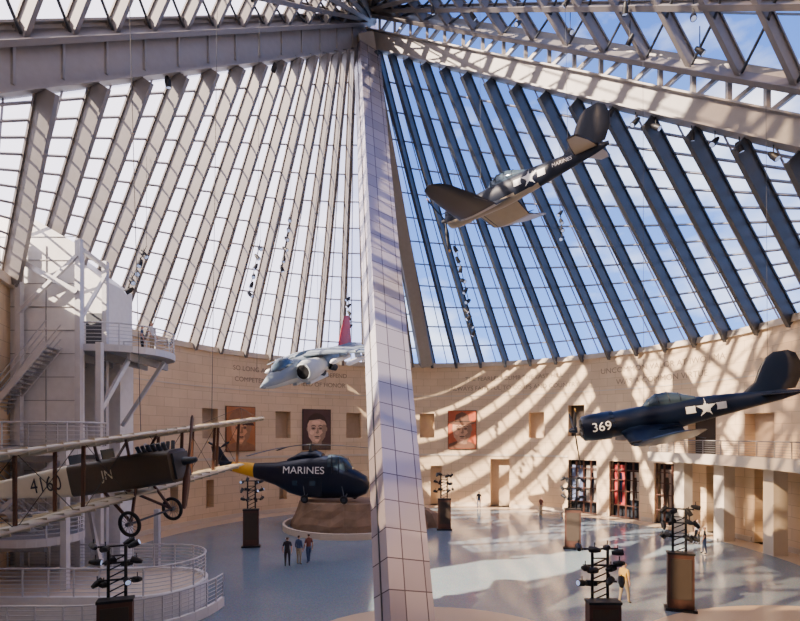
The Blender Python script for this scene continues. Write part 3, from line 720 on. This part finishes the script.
# ------------------------------------------------------------ people
def person(loc,head,shirt,pants,hairc,stride=.0,arm=0.,short=True,s=1.):
    me=bpy.data.meshes.new('p'); 
    J=[((0,0,.96),.135),((0,.0,1.12),.125),((0,.0,1.33),.15),((0,-.005,1.47),.06),((0,.0,1.54),.06),((0,.015,1.62),.09),((0,.01,1.70),.07)]
    Ed=[(0,1),(1,2),(2,3),(3,4),(4,5),(5,6)]
    for sx in(-1,1):
        o=len(J); sw=stride*sx; aw=-stride*sx*.6+arm
        J+=[((sx*.17,0,1.40),.062),((sx*.235,-.02+aw*.4,1.14),.045),((sx*.24,.06+aw,.92),.03),((sx*.235,.075+aw*1.1,.85),.036)]
        Ed+=[(2,o),(o,o+1),(o+1,o+2),(o+2,o+3)]
        k=len(J); J+=[((sx*.095,0,.88),.098),((sx*.105,.03+sw*.55,.5),.065),((sx*.11,sw,.1),.042),((sx*.12,.14+sw,.045),.042)]
        Ed+=[(0,k),(k,k+1),(k+1,k+2),(k+2,k+3)]
    me.from_pydata([j[0] for j in J],Ed,[]); o=bpy.data.objects.new('p',me); sc.collection.objects.link(o)
    o.modifiers.new('s','SKIN'); sv=me.skin_vertices[0].data
    for i,j in enumerate(J): sv[i].radius=(j[1],j[1]*(.72 if i<3 else 1.)); sv[i].use_root=(i==0)
    sb=o.modifiers.new('u','SUBSURF'); sb.levels=2; sb.render_levels=2
    dg=bpy.context.evaluated_depsgraph_get(); m2=bpy.data.meshes.new_from_object(o.evaluated_get(dg))
    vs=[v.co.copy() for v in m2.vertices]; fs=[tuple(p.vertices) for p in m2.polygons]
    bpy.data.objects.remove(o)
    def mf(c):
        if c.z>1.665 or (c.z>1.57 and c.y<-.015): return hairc
        if c.z>1.495: return skin
        if abs(c.x)>.195 and c.z<(1.2 if short else .93): return skin
        if c.z<.085: return black
        if c.z<.99: return pants
        return shirt
    b=B(); b.add(vs,fs,mf,True)
    b.tube((0,.09,1.635),(0,.125,1.605),.012,.02,skin,6); 
    for sx in(-1,1):
        b.ball((sx*.095,.01,1.62),(.012,.025,.035),skin,8); b.ball((sx*.033,.098,1.64),(.014,.008,.009),black,6)
        aw=-stride*sx*.6+arm
        hx,hy,hz=sx*.235,.075+aw*1.1,.83
        for q,(dy,l) in enumerate(((-.027,.065),(-.01,.08),(.008,.085),(.026,.075))):
            k1=V((hx,hy+dy,hz-l*.5)); k2=V((hx-sx*.012,hy+dy+.005,hz-l)); b.tube((hx,hy+dy,hz+.01),k1,.010,.009,skin,6); b.tube(k1,k2,.009,.007,skin,6)
        b.tube((hx,hy+.03,hz+.03),(hx-sx*.02,hy+.06,hz-.02),.011,.008,skin,6)
    b.box((0,.099,1.585),(.045,.006,.008),red)
    b.obj('person',Matrix.Translation(loc)@Matrix.Rotation(rad(head),4,'Z')@Matrix.Scale(s,4))
khaki=mat('khaki_cloth',(.35,.28,.18),.9); bluec=mat('denim',(.05,.08,.16),.9); blackc=mat('black_cloth',(.02,.02,.024),.9); redc=mat('brown_cloth',(.16,.05,.035),.9); yel=mat('yellow_cloth',(.70,.45,.10),.9); whc=mat('white_cloth',(.6,.6,.6),.9)
hb=mat('brown_hair',(.06,.035,.02),.8); hg=mat('grey_hair',(.35,.33,.3),.8)
person((-6.4,28.4,0),10,blackc,blackc,hb,.05); person((-5.85,28.9,0),-30,bluec,khaki,hb,.0,s=1.0,short=False); person((-5.35,29.3,0),40,redc,bluec,hb,.12)
person((9.95,22.2,0),-60,yel,khaki,hg,.15,.05,s=1.08); person((19.2,31.5,0),60,blackc,bluec,hb,.1)
person((-13.7,27.6,12.0),-100,whc,khaki,hg,.0,.1); person((-14.6,28.3,12.0),-60,bluec,blackc,hb)
person((8.1,51.3,0),160,blackc,bluec,hb,.1); person((13.2,46.8,0),120,redc,khaki,hb); person((20.4,34.3,0),100,whc,blackc,hb,.1)

# ------------------------------------------------------------ world, sun, camera
w=bpy.data.worlds.new('sky'); sc.world=w; w.use_nodes=True; nt=w.node_tree;N=nt.nodes;L=nt.links
bg=N['Background']; tc=N.new('ShaderNodeTexCoord')
sx=N.new('ShaderNodeSeparateXYZ'); L.new(tc.outputs['Generated'],sx.inputs[0])
mp=N.new('ShaderNodeMapping'); mp.inputs['Scale'].default_value=(1,1,2.2); L.new(tc.outputs['Generated'],mp.inputs[0])
no=N.new('ShaderNodeTexNoise'); no.inputs['Scale'].default_value=3.2; no.inputs['Detail'].default_value=7; L.new(mp.outputs[0],no.inputs['Vector'])
cr=N.new('ShaderNodeMapRange'); cr.inputs[1].default_value=.50; cr.inputs[2].default_value=.72; L.new(no.outputs['Fac'],cr.inputs[0])
lx=N.new('ShaderNodeMapRange'); lx.inputs[1].default_value=.02; lx.inputs[2].default_value=-.22; lx.inputs[3].default_value=0; lx.inputs[4].default_value=.80; L.new(sx.outputs[0],lx.inputs[0])
mxx=N.new('ShaderNodeMath'); mxx.operation='MAXIMUM'; L.new(cr.outputs[0],mxx.inputs[0]); L.new(lx.outputs[0],mxx.inputs[1])
gr=N.new('ShaderNodeMapRange'); gr.inputs[1].default_value=0; gr.inputs[2].default_value=.8; L.new(sx.outputs[2],gr.inputs[0])
bl=N.new('ShaderNodeMix');bl.data_type='RGBA';bl.inputs[6].default_value=(.20,.38,.85,1);bl.inputs[7].default_value=(.015,.065,.32,1);L.new(gr.outputs[0],bl.inputs[0])
mx=N.new('ShaderNodeMix');mx.data_type='RGBA';mx.inputs[7].default_value=(1,.97,1.06,1);L.new(mxx.outputs[0],mx.inputs[0]);L.new(bl.outputs[2],mx.inputs[6])
L.new(mx.outputs[2],bg.inputs[0]); bg.inputs[1].default_value=3.5
sl=bpy.data.lights.new('sun','SUN'); sl.energy=30; sl.angle=.009; sl.color=(1,.82,.58); so=bpy.data.objects.new('sun',sl); sc.collection.objects.link(so)
so.rotation_euler=V((.74,.42,-.52)).to_track_quat('-Z','Y').to_euler()
cam=bpy.data.cameras.new('camera'); co=bpy.data.objects.new('camera',cam); sc.collection.objects.link(co)
co.location=(0,0,7.5); co.rotation_euler=(rad(90),0,0); cam.sensor_width=36; cam.lens=22.5; cam.shift_y=.1556; cam.clip_end=500
sc.camera=co
